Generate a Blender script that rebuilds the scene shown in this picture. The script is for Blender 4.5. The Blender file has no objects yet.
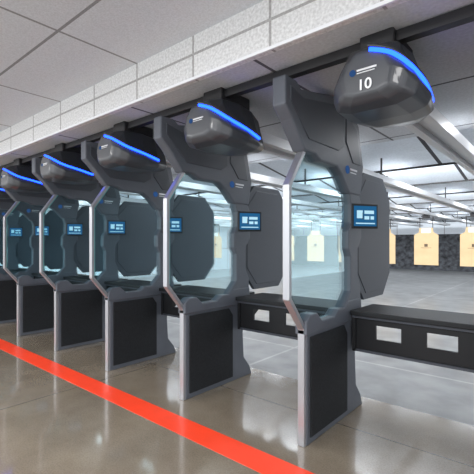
import bpy, bmesh, math
from mathutils import Vector
S=bpy.context.scene
D=bpy.data
# ---------------- materials
def newmat(name):
    m=D.materials.new(name); m.use_nodes=True
    nt=m.node_tree; nt.nodes.clear()
    o=nt.nodes.new('ShaderNodeOutputMaterial'); return m,nt,o
def pbr(name,col,rough=.5,metal=0,noise=0,nscale=20,bump=0,bscale=80,spec=.5,coat=0):
    m,nt,o=newmat(name)
    b=nt.nodes.new('ShaderNodeBsdfPrincipled')
    b.inputs['Base Color'].default_value=(*col,1); b.inputs['Roughness'].default_value=rough
    b.inputs['Metallic'].default_value=metal; b.inputs['Specular IOR Level'].default_value=spec
    b.inputs['Coat Weight'].default_value=coat
    nt.links.new(b.outputs[0],o.inputs[0])
    tc=nt.nodes.new('ShaderNodeTexCoord')
    if noise:
        n=nt.nodes.new('ShaderNodeTexNoise'); n.inputs['Scale'].default_value=nscale; n.inputs['Detail'].default_value=6
        nt.links.new(tc.outputs['Object'],n.inputs['Vector'])
        r=nt.nodes.new('ShaderNodeValToRGB')
        r.color_ramp.elements[0].position=.3; r.color_ramp.elements[1].position=.7
        r.color_ramp.elements[0].color=(*[c*(1-noise) for c in col],1)
        r.color_ramp.elements[1].color=(*[min(1,c*(1+noise)) for c in col],1)
        nt.links.new(n.outputs[0],r.inputs[0]); nt.links.new(r.outputs[0],b.inputs['Base Color'])
    if bump:
        n=nt.nodes.new('ShaderNodeTexNoise'); n.inputs['Scale'].default_value=bscale
        nt.links.new(tc.outputs['Object'],n.inputs['Vector'])
        bp=nt.nodes.new('ShaderNodeBump'); bp.inputs['Strength'].default_value=bump; bp.inputs['Distance'].default_value=.01
        nt.links.new(n.outputs[0],bp.inputs['Height']); nt.links.new(bp.outputs[0],b.inputs['Normal'])
    return m
def emit(name,col,s):
    m,nt,o=newmat(name); e=nt.nodes.new('ShaderNodeEmission')
    e.inputs[0].default_value=(*col,1); e.inputs[1].default_value=s
    nt.links.new(e.outputs[0],o.inputs[0]); return m
def tiled(name,col,seam,w,h,ms,axes='XY',off=(0,0),rough=.9,noise=.08,nscale=60,bump=.3):
    m,nt,o=newmat(name)
    b=nt.nodes.new('ShaderNodeBsdfPrincipled'); b.inputs['Roughness'].default_value=rough
    nt.links.new(b.outputs[0],o.inputs[0])
    g=nt.nodes.new('ShaderNodeNewGeometry')
    sp=nt.nodes.new('ShaderNodeSeparateXYZ'); cb=nt.nodes.new('ShaderNodeCombineXYZ')
    nt.links.new(g.outputs['Position'],sp.inputs[0])
    for k in range(2):
        ad=nt.nodes.new('ShaderNodeMath'); ad.operation='ADD'; ad.inputs[1].default_value=off[k]
        nt.links.new(sp.outputs[axes[k]],ad.inputs[0]); nt.links.new(ad.outputs[0],cb.inputs[k])
    br=nt.nodes.new('ShaderNodeTexBrick'); br.offset=0; br.squash=1
    br.inputs['Scale'].default_value=1; br.inputs['Brick Width'].default_value=w; br.inputs['Row Height'].default_value=h
    br.inputs['Mortar Size'].default_value=ms; br.inputs['Mortar Smooth'].default_value=.1
    br.inputs['Color1'].default_value=(*col,1); br.inputs['Color2'].default_value=(*[c*.96 for c in col],1)
    br.inputs['Mortar'].default_value=(*seam,1)
    nt.links.new(cb.outputs[0],br.inputs['Vector'])
    n=nt.nodes.new('ShaderNodeTexNoise'); n.inputs['Scale'].default_value=nscale; n.inputs['Detail'].default_value=8
    nt.links.new(g.outputs['Position'],n.inputs['Vector'])
    r=nt.nodes.new('ShaderNodeValToRGB'); r.color_ramp.elements[0].position=.35; r.color_ramp.elements[1].position=.65
    a=1-noise*2; r.color_ramp.elements[0].color=(a,a,a,1); r.color_ramp.elements[1].color=(1,1,1,1)
    nt.links.new(n.outputs[0],r.inputs[0])
    mx=nt.nodes.new('ShaderNodeMix'); mx.data_type='RGBA'; mx.blend_type='MULTIPLY'; mx.inputs[0].default_value=1
    nt.links.new(br.outputs['Color'],mx.inputs[6]); nt.links.new(r.outputs[0],mx.inputs[7])
    nt.links.new(mx.outputs[2],b.inputs['Base Color'])
    bp=nt.nodes.new('ShaderNodeBump'); bp.inputs['Strength'].default_value=bump; bp.inputs['Distance'].default_value=.005
    nt.links.new(n.outputs[0],bp.inputs['Height']); nt.links.new(bp.outputs[0],b.inputs['Normal'])
    return m,b
M={}
M['plastic']=pbr('charcoal_plastic',(.085,.095,.116),.45,noise=.1,nscale=3,bump=.12,bscale=250,spec=.4)
M['plastic2']=pbr('dark_plastic',(.052,.059,.074),.48,spec=.4)
M['podm']=pbr('pod_shell',(.045,.050,.060),.36,coat=.2)
M['podd']=pbr('pod_cap',(.024,.027,.032),.4)
M['black']=pbr('black_panel',(.012,.014,.017),.75,bump=.5,bscale=160,noise=.3,nscale=60,spec=.3)
M['bench']=pbr('bench_black',(.010,.011,.013),.5,spec=.3)
M['beam']=pbr('black_steel',(.012,.012,.014),.5)
M['metal']=pbr('brushed_aluminium',(.42,.43,.46),.36,metal=.75)
M['rail']=pbr('rail_metal',(.62,.63,.65),.4,metal=.3)
M['cream']=pbr('cardboard_target',(.62,.44,.25),.85,noise=.06,nscale=4)
M['ink']=pbr('target_ink',(.12,.08,.05),.8)
M['white']=pbr('white_print',(.8,.82,.85),.5)
M['red']=pbr('red_line_paint',(.90,.062,.022),.3,noise=.05,nscale=6)
M['led']=emit('led_blue',(.008,.05,1.0),9)
M['logo']=emit('logo_blue',(.08,.22,.6),.35)
M['rubber']=pbr('rubber_berm',(.045,.048,.055),.95,noise=.8,nscale=5,bump=1,bscale=12)
M['screenglow']=emit('screen_white',(.5,.8,.95),1.0)
M['troffer']=emit('troffer_lens',(1,.98,.96),4)
M['acoustic']=tiled('ceiling_tile',(.68,.72,.78),(.28,.29,.31),1.4,.7,.012,'XY',(.03,.08),nscale=90)[0]
M['bulk']=tiled('bulkhead_tile',(.80,.81,.82),(.42,.42,.42),.7,3,.010,'XZ',(.73,.1),noise=.13,nscale=55,bump=.6)[0]
M['soffit']=tiled('soffit_tile',(.58,.60,.63),(.10,.10,.11),1.4,1.3,.014,'XY',(.2,-.7),nscale=50)[0]
M['baffle']=tiled('baffle_panel',(.74,.79,.85),(.04,.04,.05),1.315,9,.03,'XY',(.2,0),noise=.05,nscale=30)[0]
M['backw']=tiled('back_wall_panel',(.74,.79,.85),(.3,.3,.32),1.315,3,.02,'XZ',(.2,0),noise=.05,nscale=30)[0]
M['wall']=tiled('range_wall_panel',(.66,.70,.74),(.25,.25,.27),1.2,1.2,.015,'YZ',(0,0),nscale=20)[0]
M['wallp']=pbr('wall_paint',(.7,.69,.67),.8,bump=.1)
# front floor
m,nt,o=newmat('polished_concrete')
b=nt.nodes.new('ShaderNodeBsdfPrincipled'); nt.links.new(b.outputs[0],o.inputs[0])
g=nt.nodes.new('ShaderNodeNewGeometry')
n1=nt.nodes.new('ShaderNodeTexNoise'); n1.inputs['Scale'].default_value=1.6; n1.inputs['Detail'].default_value=10; n1.inputs['Roughness'].default_value=.65
n2=nt.nodes.new('ShaderNodeTexNoise'); n2.inputs['Scale'].default_value=90; n2.inputs['Detail'].default_value=3
nt.links.new(g.outputs['Position'],n1.inputs['Vector']); nt.links.new(g.outputs['Position'],n2.inputs['Vector'])
r=nt.nodes.new('ShaderNodeValToRGB'); e=r.color_ramp.elements
e[0].position=.28; e[0].color=(.165,.134,.100,1); e[1].position=.74; e[1].color=(.27,.228,.176,1)
nt.links.new(n1.outputs[0],r.inputs[0])
r2=nt.nodes.new('ShaderNodeValToRGB'); r2.color_ramp.elements[0].position=.35; r2.color_ramp.elements[1].position=.6
r2.color_ramp.elements[0].color=(.78,.78,.78,1)
nt.links.new(n2.outputs[0],r2.inputs[0])
mx=nt.nodes.new('ShaderNodeMix'); mx.data_type='RGBA'; mx.blend_type='MULTIPLY'; mx.inputs[0].default_value=1
nt.links.new(r.outputs[0],mx.inputs[6]); nt.links.new(r2.outputs[0],mx.inputs[7])
br=nt.nodes.new('ShaderNodeTexBrick'); br.offset=0; br.inputs['Scale'].default_value=1; br.inputs['Brick Width'].default_value=3.9; br.inputs['Row Height'].default_value=3.02
br.inputs['Mortar Size'].default_value=.006; br.inputs['Color1'].default_value=(1,1,1,1); br.inputs['Color2'].default_value=(1,1,1,1); br.inputs['Mortar'].default_value=(.45,.45,.45,1)
nt.links.new(g.outputs['Position'],br.inputs['Vector'])
mx2=nt.nodes.new('ShaderNodeMix'); mx2.data_type='RGBA'; mx2.blend_type='MULTIPLY'; mx2.inputs[0].default_value=1
nt.links.new(mx.outputs[2],mx2.inputs[6]); nt.links.new(br.outputs['Color'],mx2.inputs[7])
nt.links.new(mx2.outputs[2],b.inputs['Base Color'])
mr=nt.nodes.new('ShaderNodeMapRange'); mr.inputs[3].default_value=.14; mr.inputs[4].default_value=.24
nt.links.new(n1.outputs[0],mr.inputs[0]); nt.links.new(mr.outputs[0],b.inputs['Roughness'])
b.inputs['Coat Weight'].default_value=.7; b.inputs['Coat Roughness'].default_value=.07
M['floor']=m
M['rfloor'],bb=tiled('range_concrete',(.25,.255,.26),(.42,.42,.42),3,2.4,.02,'XY',(0,0),rough=.28,noise=.2,nscale=2.5,bump=.05)
# glass
def glassm(name,tint):
    m,nt,o=newmat(name)
    t=nt.nodes.new('ShaderNodeBsdfTransparent'); t.inputs[0].default_value=(*tint,1)
    gg=nt.nodes.new('ShaderNodeBsdfGlossy'); gg.inputs[0].default_value=(.74,.95,1,1); gg.inputs['Roughness'].default_value=.03
    f=nt.nodes.new('ShaderNodeLayerWeight'); f.inputs[0].default_value=.5
    p=nt.nodes.new('ShaderNodeMath'); p.operation='POWER'; p.inputs[1].default_value=3
    mr=nt.nodes.new('ShaderNodeMapRange'); mr.inputs[3].default_value=.06; mr.inputs[4].default_value=.7
    nt.links.new(f.outputs['Facing'],p.inputs[0]); nt.links.new(p.outputs[0],mr.inputs[0])
    x=nt.nodes.new('ShaderNodeMixShader'); nt.links.new(mr.outputs[0],x.inputs[0]); nt.links.new(t.outputs[0],x.inputs[1]); nt.links.new(gg.outputs[0],x.inputs[2])
    nt.links.new(x.outputs[0],o.inputs[0]); return m
M['glass']=glassm('tinted_ballistic_glass',(.87,.965,.985))
M['glassedge']=pbr('glass_edge',(.15,.45,.45),.2)

# ---------------- helpers
def mkobj(name,bm,mat,parent=None,smooth=False,bevel=0,loc=None,seg=2):
    me=D.meshes.new(name); bmesh.ops.recalc_face_normals(bm,faces=bm.faces); bm.to_mesh(me); bm.free()
    for mm in (mat if isinstance(mat,list) else [mat]): me.materials.append(mm)
    ob=D.objects.new(name,me); S.collection.objects.link(ob)
    if smooth:
        for p in me.polygons: p.use_smooth=True
    if bevel:
        bv=ob.modifiers.new('bev','BEVEL'); bv.width=bevel; bv.segments=seg; bv.limit_method='ANGLE'; bv.angle_limit=math.radians(25)
    if parent: ob.parent=parent
    if loc: ob.location=loc
    return ob
def addbox(bm,x0,x1,y0,y1,z0,z1,mi=0):
    v=[bm.verts.new((x,y,z)) for x in (x0,x1) for y in (y0,y1) for z in (z0,z1)]
    for f in ((0,1,3,2),(4,6,7,5),(0,4,5,1),(2,3,7,6),(0,2,6,4),(1,5,7,3)):
        fa=bm.faces.new([v[i] for i in f]); fa.material_index=mi
def box(name,a,mat,parent=None,bevel=0):
    bm=bmesh.new(); addbox(bm,*a); return mkobj(name,bm,mat,parent,bevel=bevel)
def addprism(bm,poly,x0,x1,mi=0):
    A=[bm.verts.new((x0,y,z)) for y,z in poly]; B=[bm.verts.new((x1,y,z)) for y,z in poly]
    n=len(poly)
    fs=[bm.faces.new(A),bm.faces.new(B[::-1])]
    for i in range(n): fs.append(bm.faces.new((A[i],B[i],B[(i+1)%n],A[(i+1)%n])))
    for f in fs: f.material_index=mi
def prism(name,poly,x0,x1,mat,parent=None,bevel=0):
    bm=bmesh.new(); addprism(bm,poly,x0,x1); return mkobj(name,bm,mat,parent,bevel=bevel)
def empty(name,loc):
    e=D.objects.new(name,None); e.empty_display_size=.2; e.location=loc; S.collection.objects.link(e); return e
def offstrip(path,w):
    inner=[]
    for i,(y,z) in enumerate(path):
        d=Vector((0,0))
        if i>0: d+=(Vector(path[i])-Vector(path[i-1])).normalized()
        if i<len(path)-1: d+=(Vector(path[i+1])-Vector(path[i])).normalized()
        d.normalize(); nrm=Vector((d.y,-d.x))
        inner.append((y+nrm.x*w,z+nrm.y*w))
    return path+inner[::-1]
def shy(poly,d): return [(y+d,z) for y,z in poly]
LX0=-1.51; PITCH=1.315; N=10
# ---------------- room
box('floor',(-16,6,-4,3.7,-.1,0),M['floor'])
box('range_floor',(-16,6,3.7,25,-.1,0),M['rfloor'])
box('safety_line',(-15.6,6,2.04,2.26,0,.002),M['red'])
box('ceiling',(-16,6,-4,2.0,3.04,3.12),M['acoustic'])
box('ceiling_bulkhead',(-15.6,6,2.0,2.06,2.72,3.12),M['bulk'])
box('ceiling_soffit',(-15.6,6,2.06,4.75,2.72,2.8),M['soffit'])
box('trim_1',(-15.6,6,1.985,2.0,2.705,2.725),M['white'])
y=4.75
while y<23.0:
    bm=bmesh.new(); z0=3.02; z1=2.72
    addprism(bm,[(y,z0),(y+1.85,z1),(y+1.85,z1+.06),(y,z0+.06)],-15,6)
    addbox(bm,-15,6,y+1.85,y+1.88,z1-.03,z1+.10,1)
    mkobj('ceiling_baffle',bm,[M['baffle'],M['beam']]); y+=2.0
box('ceiling_range',(-15,6,4.75,24.7,3.35,3.45),M['beam'])
box('wall_left',(-16.1,-15.6,-4,3.7,0,3.04),M['wallp'])
box('wall_range_left',(-15.6,-15.0,3.7,25,0,3.4),M['wall'])
bm=bmesh.new(); addprism(bm,[(23.4,0),(24.2,2.0),(24.6,2.0),(24.6,0)],-14.98,6)
mkobj('rubber_backstop',bm,M['rubber'])
box('wall_back',(-15,6,24.7,25,0,3.4),M['backw'])
box('overhead_track_beam',(-15.5,5.8,2.28,2.34,2.65,2.71),M['beam'])

# ---------------- stalls
pbr_screen=emit('screen_blue',(.02,.13,.30),.9)
def divider(x):
    e=empty('shooting_stall',(x,0,0))
    gp=[(2.33,1.12),(2.33,1.905),(2.52,2.19),(3.2,2.19),(3.34,1.95),(3.34,1.1),(3.2,.92),(2.52,.9)]
    prism('glass_panel',gp,-.012,.012,M['glass'],e)
    path=[(2.50,0),(2.50,.86),(2.30,1.10),(2.30,1.91),(2.50,2.19)]
    prism('metal_edge',offstrip(path,.035),-.028,.028,M['metal'],e,bevel=.004)
    prism('edge_gasket',offstrip([(2.335,1.12),(2.335,1.9),(2.53,2.17)],.012),-.016,.016,M['glassedge'],e)
    up=[(2.21,2.64),(2.21,2.44),(2.30,2.36),(2.47,2.17),(2.62,2.17),(2.70,2.13),(2.98,2.13),(3.08,2.07),(3.22,1.93),(3.46,1.93),(3.52,2.2),(3.42,2.56),(3.12,2.71),(3.0,2.71),(2.42,2.60),(2.36,2.64)]
    prism('upper_shroud',up,-.055,.055,M['plastic'],e,bevel=.014)
    prism('shroud_inset',[(2.27,2.58),(2.27,2.48),(2.52,2.26),(3.0,2.26),(3.1,2.32),(3.1,2.6),(3.0,2.64),(2.45,2.54)],-.062,.062,M['plastic2'],e,bevel=.006)
    prism('shroud_facet',[(3.14,2.36),(3.28,2.2),(3.44,2.2),(3.36,2.5),(3.14,2.62)],-.062,.062,M['plastic2'],e,bevel=.006)
    rc=[(3.30,2.0),(3.5,2.0),(3.58,1.85),(3.58,1.55),(3.5,1.45),(3.5,1.2),(3.56,1.1),(3.56,.9),(3.16,.9),(3.24,.98),(3.34,1.08),(3.34,1.38),(3.30,1.45),(3.30,1.60),(3.35,1.68),(3.35,1.84)]
    prism('rear_column',shy(rc,-.08),-.045,.045,M['plastic'],e,bevel=.010)
    lc=[(2.50,.82),(2.50,.93),(2.56,.97),(2.66,.97),(2.74,.9),(2.95,.9),(3.02,.95),(3.14,.95),(3.2,1.0),(3.48,1.0),(3.5,.82)]
    prism('lower_clamp',lc,-.05,.05,M['plastic'],e,bevel=.010)
    lf=[(2.53,0),(2.53,.86),(3.34,.86),(3.42,.72),(3.38,.5),(3.40,.22),(3.50,.1),(3.54,0)]
    prism('lower_frame',lf,-.035,.035,M['plastic'],e,bevel=.008)
    prism('lower_panel',[(2.57,.05),(2.57,.8),(3.14,.8),(3.2,.72),(3.2,.05)],-.045,.045,M['black'],e,bevel=.004)
    oc=[(3.5,1.18),(3.7,.96),(4.2,.96),(4.4,1.18),(4.4,1.95),(4.2,2.17),(3.7,2.17),(3.5,1.95)]
    prism('rear_octagon_panel',shy(oc,-.09),-.02,.02,M['plastic2'],e,bevel=.006)
    oc2=[(3.56,1.22),(3.74,1.02),(4.16,1.02),(4.34,1.22),(4.34,1.91),(4.16,2.11),(3.74,2.11),(3.56,1.91)]
    prism('octagon_inset',shy(oc2,-.09),-.026,.026,M['plastic2'],e,bevel=.004)
    se=D.objects.new('screen_mount',None); S.collection.objects.link(se); se.parent=e
    se.location=(.12,3.40,1.74); se.rotation_euler=(0,0,math.atan2(.22,.13))
    box('screen_body',(-.14,.14,0,.03,-.11,.11),M['beam'],se,bevel=.008)
    box('screen_display',(-.12,.12,-.002,.0,-.09,.09),pbr_screen,se)
    bm=bmesh.new()
    addbox(bm,-.09,-.03,-.004,-.002,-.02,.05); addbox(bm,-.01,.09,-.004,-.002,.02,.05)
    addbox(bm,-.01,.04,-.004,-.002,-.03,-.0); addbox(bm,.055,.09,-.004,-.002,-.03,0); addbox(bm,-.1,.1,-.004,-.002,-.07,-.06)
    mkobj('screen_content',bm,M['screenglow'],se)
    box('screen_arm',(.0,.11,3.37,3.42,1.71,1.77),M['beam'],e)
    bm=bmesh.new(); bmesh.ops.create_cone(bm,segments=24,radius1=.035,radius2=.035,depth=.006,cap_ends=True)
    lo=mkobj('logo_disc',bm,M['logo'],e,loc=(.058,3.17,2.13)); lo.rotation_euler=(0,math.pi/2,0)
    bm=bmesh.new(); addbox(bm,.055,.058,3.23,3.37,2.135,2.15); addbox(bm,.055,.058,3.23,3.35,2.11,2.118)
    mkobj('logo_lettering',bm,M['rail'],e)
    return e
for i in range(-1,N): divider(LX0-PITCH*i)

# ---------------- benches
def bench(x):
    e=empty('shooting_bench',(x,0,0)); w=PITCH/2-.06
    bm=bmesh.new(); addbox(bm,-w,w,3.22,3.72,.875,.915); mkobj('bench_top',bm,M['bench'],e,bevel=.006)
    bm=bmesh.new()
    zt,zb=.875,.56
    addbox(bm,-w,w,3.28,3.31,.80,zt); addbox(bm,-w,w,3.28,3.31,zb,.68)
    for a,b in ((-w,-.40),(-.19,.0),(.22,w)): addbox(bm,a,b,3.28,3.31,.68,.80)
    mkobj('apron',bm,M['bench'],e)
    bm=bmesh.new(); addbox(bm,-w,w,3.26,3.28,.56,.58); addbox(bm,-w,w,3.25,3.28,.85,.875); mkobj('apron_lips',bm,M['plastic2'],e,bevel=.004)
    bm=bmesh.new()
    for s in (-1,1):
        addprism(bm,[(3.26,.875),(3.7,.875),(3.7,.8),(3.34,.56),(3.26,.56)],min(s*w,s*(w-.03)),max(s*w,s*(w-.03)))
    mkobj('side_brackets',bm,M['bench'],e)
for i in range(-1,N-1): bench(LX0+PITCH/2-PITCH*i)

# ---------------- retriever pods
SEC=[
 (2.08,[(.05,2.555),(.110,2.510),(.14,2.435),(.125,2.34),(.065,2.318)]),
 (2.12,[(.10,2.585),(.175,2.465),(.205,2.405),(.18,2.31),(.10,2.282)]),
 (2.20,[(.14,2.610),(.220,2.420),(.25,2.36),(.225,2.29),(.13,2.262)]),
 (2.40,[(.15,2.620),(.235,2.385),(.265,2.34),(.235,2.283),(.14,2.257)]),
 (2.58,[(.13,2.610),(.210,2.355),(.235,2.32),(.20,2.285),(.12,2.265)]),
 (2.76,[(.07,2.58),(.125,2.37),(.14,2.34),(.12,2.31),(.07,2.295)])]
def pod(x,num):
    e=empty('target_retriever',(x,0,0))
    bm=bmesh.new(); rings=[]
    for yy,h in SEC:
        pr=h+[(-a,b) for a,b in h[::-1]]
        rings.append([bm.verts.new((a,yy,b)) for a,b in pr])
    n=10
    for a,b in zip(rings,rings[1:]):
        for i in range(n):
            f=bm.faces.new((a[i],a[(i+1)%n],b[(i+1)%n],b[i]))
            if i in (0,8,9): f.material_index=1
    bm.faces.new(rings[0]); bm.faces.new(rings[-1][::-1])
    mkobj('pod_shell',bm,[M['podm'],M['podd']],e,bevel=.02,seg=3,smooth=False)
    pts=[(.03,2.068,2.545)]+[(h[1][0]+.006,yy-.006*(yy<2.15),h[1][1]+.008) for yy,h in SEC[:5]]
    for nm,mt,rad,dz in (('led_strip',M['led'],.0115,0),('led_trim',M['podd'],.012,.022)):
            cu=D.curves.new(nm,'CURVE'); cu.dimensions='3D'; cu.bevel_depth=rad; cu.bevel_resolution=2; cu.resolution_u=6
            sp=cu.splines.new('NURBS'); sp.points.add(len(pts)-1); sp.order_u=3; sp.use_endpoint_u=True
            for j,p in enumerate(pts): sp.points[j].co=(p[0]-dz*.3,p[1],p[2]+dz,1)
            cu.use_fill_caps=True
            cu.materials.append(mt)
            co=D.objects.new(nm,cu); S.collection.objects.link(co); co.parent=e
    if num==10:
        cu=D.curves.new('lane_number','FONT'); cu.body=str(num); cu.size=.082; cu.align_x='CENTER'; cu.extrude=.002; cu.offset=.001; cu.materials.append(M['white'])
        t=D.objects.new('lane_number',cu); S.collection.objects.link(t); t.parent=e; t.location=(.0,2.074,2.34); t.rotation_euler=(math.pi/2,0,0)
    bm=bmesh.new(); bmesh.ops.create_cone(bm,segments=24,radius1=.018,radius2=.018,depth=.006,cap_ends=True)
    lo=mkobj('logo_disc',bm,M['logo'],e,loc=(-.07,2.078,2.445)); lo.rotation_euler=(math.pi/2,0,0)
    bm=bmesh.new(); addbox(bm,-.045,.065,2.075,2.078,2.446,2.456); addbox(bm,-.045,.055,2.075,2.078,2.433,2.438)
    mkobj('logo_lettering',bm,M['rail'],e)
    box('mount_block',(-.1,.1,2.24,2.6,2.59,2.72),M['beam'],e,bevel=.01)
    bm=bmesh.new()
    addbox(bm,-.11,-.05,2.66,22.5,2.39,2.48); addbox(bm,.05,.11,2.66,22.5,2.39,2.48)
    addbox(bm,-.09,.09,2.7,22.5,2.44,2.45)
    mkobj('rail',bm,M['rail'],e)
    bm=bmesh.new()
    for yy in (5.9,9.9,13.9,17.9,21.9): 
        addbox(bm,-.01,.01,yy,yy+.02,2.44,2.78); addbox(bm,-.09,.09,yy,yy+.03,2.48,2.50)
    mkobj('rail_hangers',bm,M['beam'],e)
    box('carrier',(-.08,.08,13.3,13.5,2.3,2.42),M['beam'],e)
    bm=bmesh.new(); addbox(bm,-.2,-.18,13.39,13.41,1.95,2.32); addbox(bm,.18,.2,13.39,13.41,1.95,2.32); addbox(bm,-.22,.22,13.385,13.415,2.29,2.31)
    mkobj('target_hanger',bm,M['beam'],e)
    bm=bmesh.new()
    P=[(-.36,.80),(.36,.80),(.36,1.75),(.22,1.84),(.2,1.98),(-.2,1.98),(-.22,1.84),(-.36,1.75)]
    A=[bm.verts.new((a,13.37,b)) for a,b in P]; B=[bm.verts.new((a,13.38,b)) for a,b in P]
    bm.faces.new(A); bm.faces.new(B[::-1])
    for i in range(len(P)): bm.faces.new((A[i],B[i],B[(i+1)%len(P)],A[(i+1)%len(P)]))
    mkobj('target_sheet',bm,M['cream'],e)
    bm=bmesh.new(); addbox(bm,-.05,.05,13.366,13.369,1.38,1.47); addbox(bm,-.16,.16,13.366,13.369,1.34,1.35)
    mkobj('target_print',bm,M['ink'],e)
    box('target_label',(-.14,.14,13.366,13.369,1.82,1.96),M['white'],e)
for i in range(-1,N+3): pod(LX0+PITCH/2-PITCH*i,10-i)

# ---------------- lights
def area(name,loc,rot,sx,sy,p,col=(1,1,1)):
    l=D.lights.new(name,'AREA'); l.shape='RECTANGLE'; l.size=sx; l.size_y=sy; l.energy=p; l.color=col
    o=D.objects.new(name,l); o.location=loc; o.rotation_euler=[math.radians(a) for a in rot]; S.collection.objects.link(o)
for x in (-12,-8.5,-5,-1.5,2):
    for yy in (-.6,-2.6):
        box('ceiling_light_troffer',(x-.6,x+.6,yy-.3,yy+.3,3.02,3.06),M['troffer'])
        area('troffer_light',(x,yy,3.0),(0,0,0),1.2,.6,88,(1,.99,.98))
for x in (-10,-2.5):
    area('soffit_fill',(x,4.5,2.69),(0,0,0),6,.15,70,(.96,.98,1))  # added fill, no fixture: floor bounce brightens the soffit
    for yy in (6.6,10.6,14.6,18.6):
        area('range_light_down',(x,yy,2.68),(15,0,0),6,.3,150,(.95,.98,1))
        area('baffle_fill',(x,yy+.3,2.64),(98,0,0),7,.15,115,(.93,.97,1))  # added uptilted fill without a fixture, lights the next baffle's face
w=D.worlds.new('World'); S.world=w; w.use_nodes=True
w.node_tree.nodes['Background'].inputs[0].default_value=(.94,.97,1,1); w.node_tree.nodes['Background'].inputs[1].default_value=2.15
# ---------------- camera
c=D.cameras.new('camera'); c.sensor_width=36; c.lens=391/474*36; c.shift_y=6/474; c.clip_start=.05
co=D.objects.new('camera',c); S.collection.objects.link(co); co.location=(0,0,1.5); co.rotation_euler=(math.pi/2,0,math.radians(40.4)); S.camera=co
S.view_settings.view_transform='Standard'
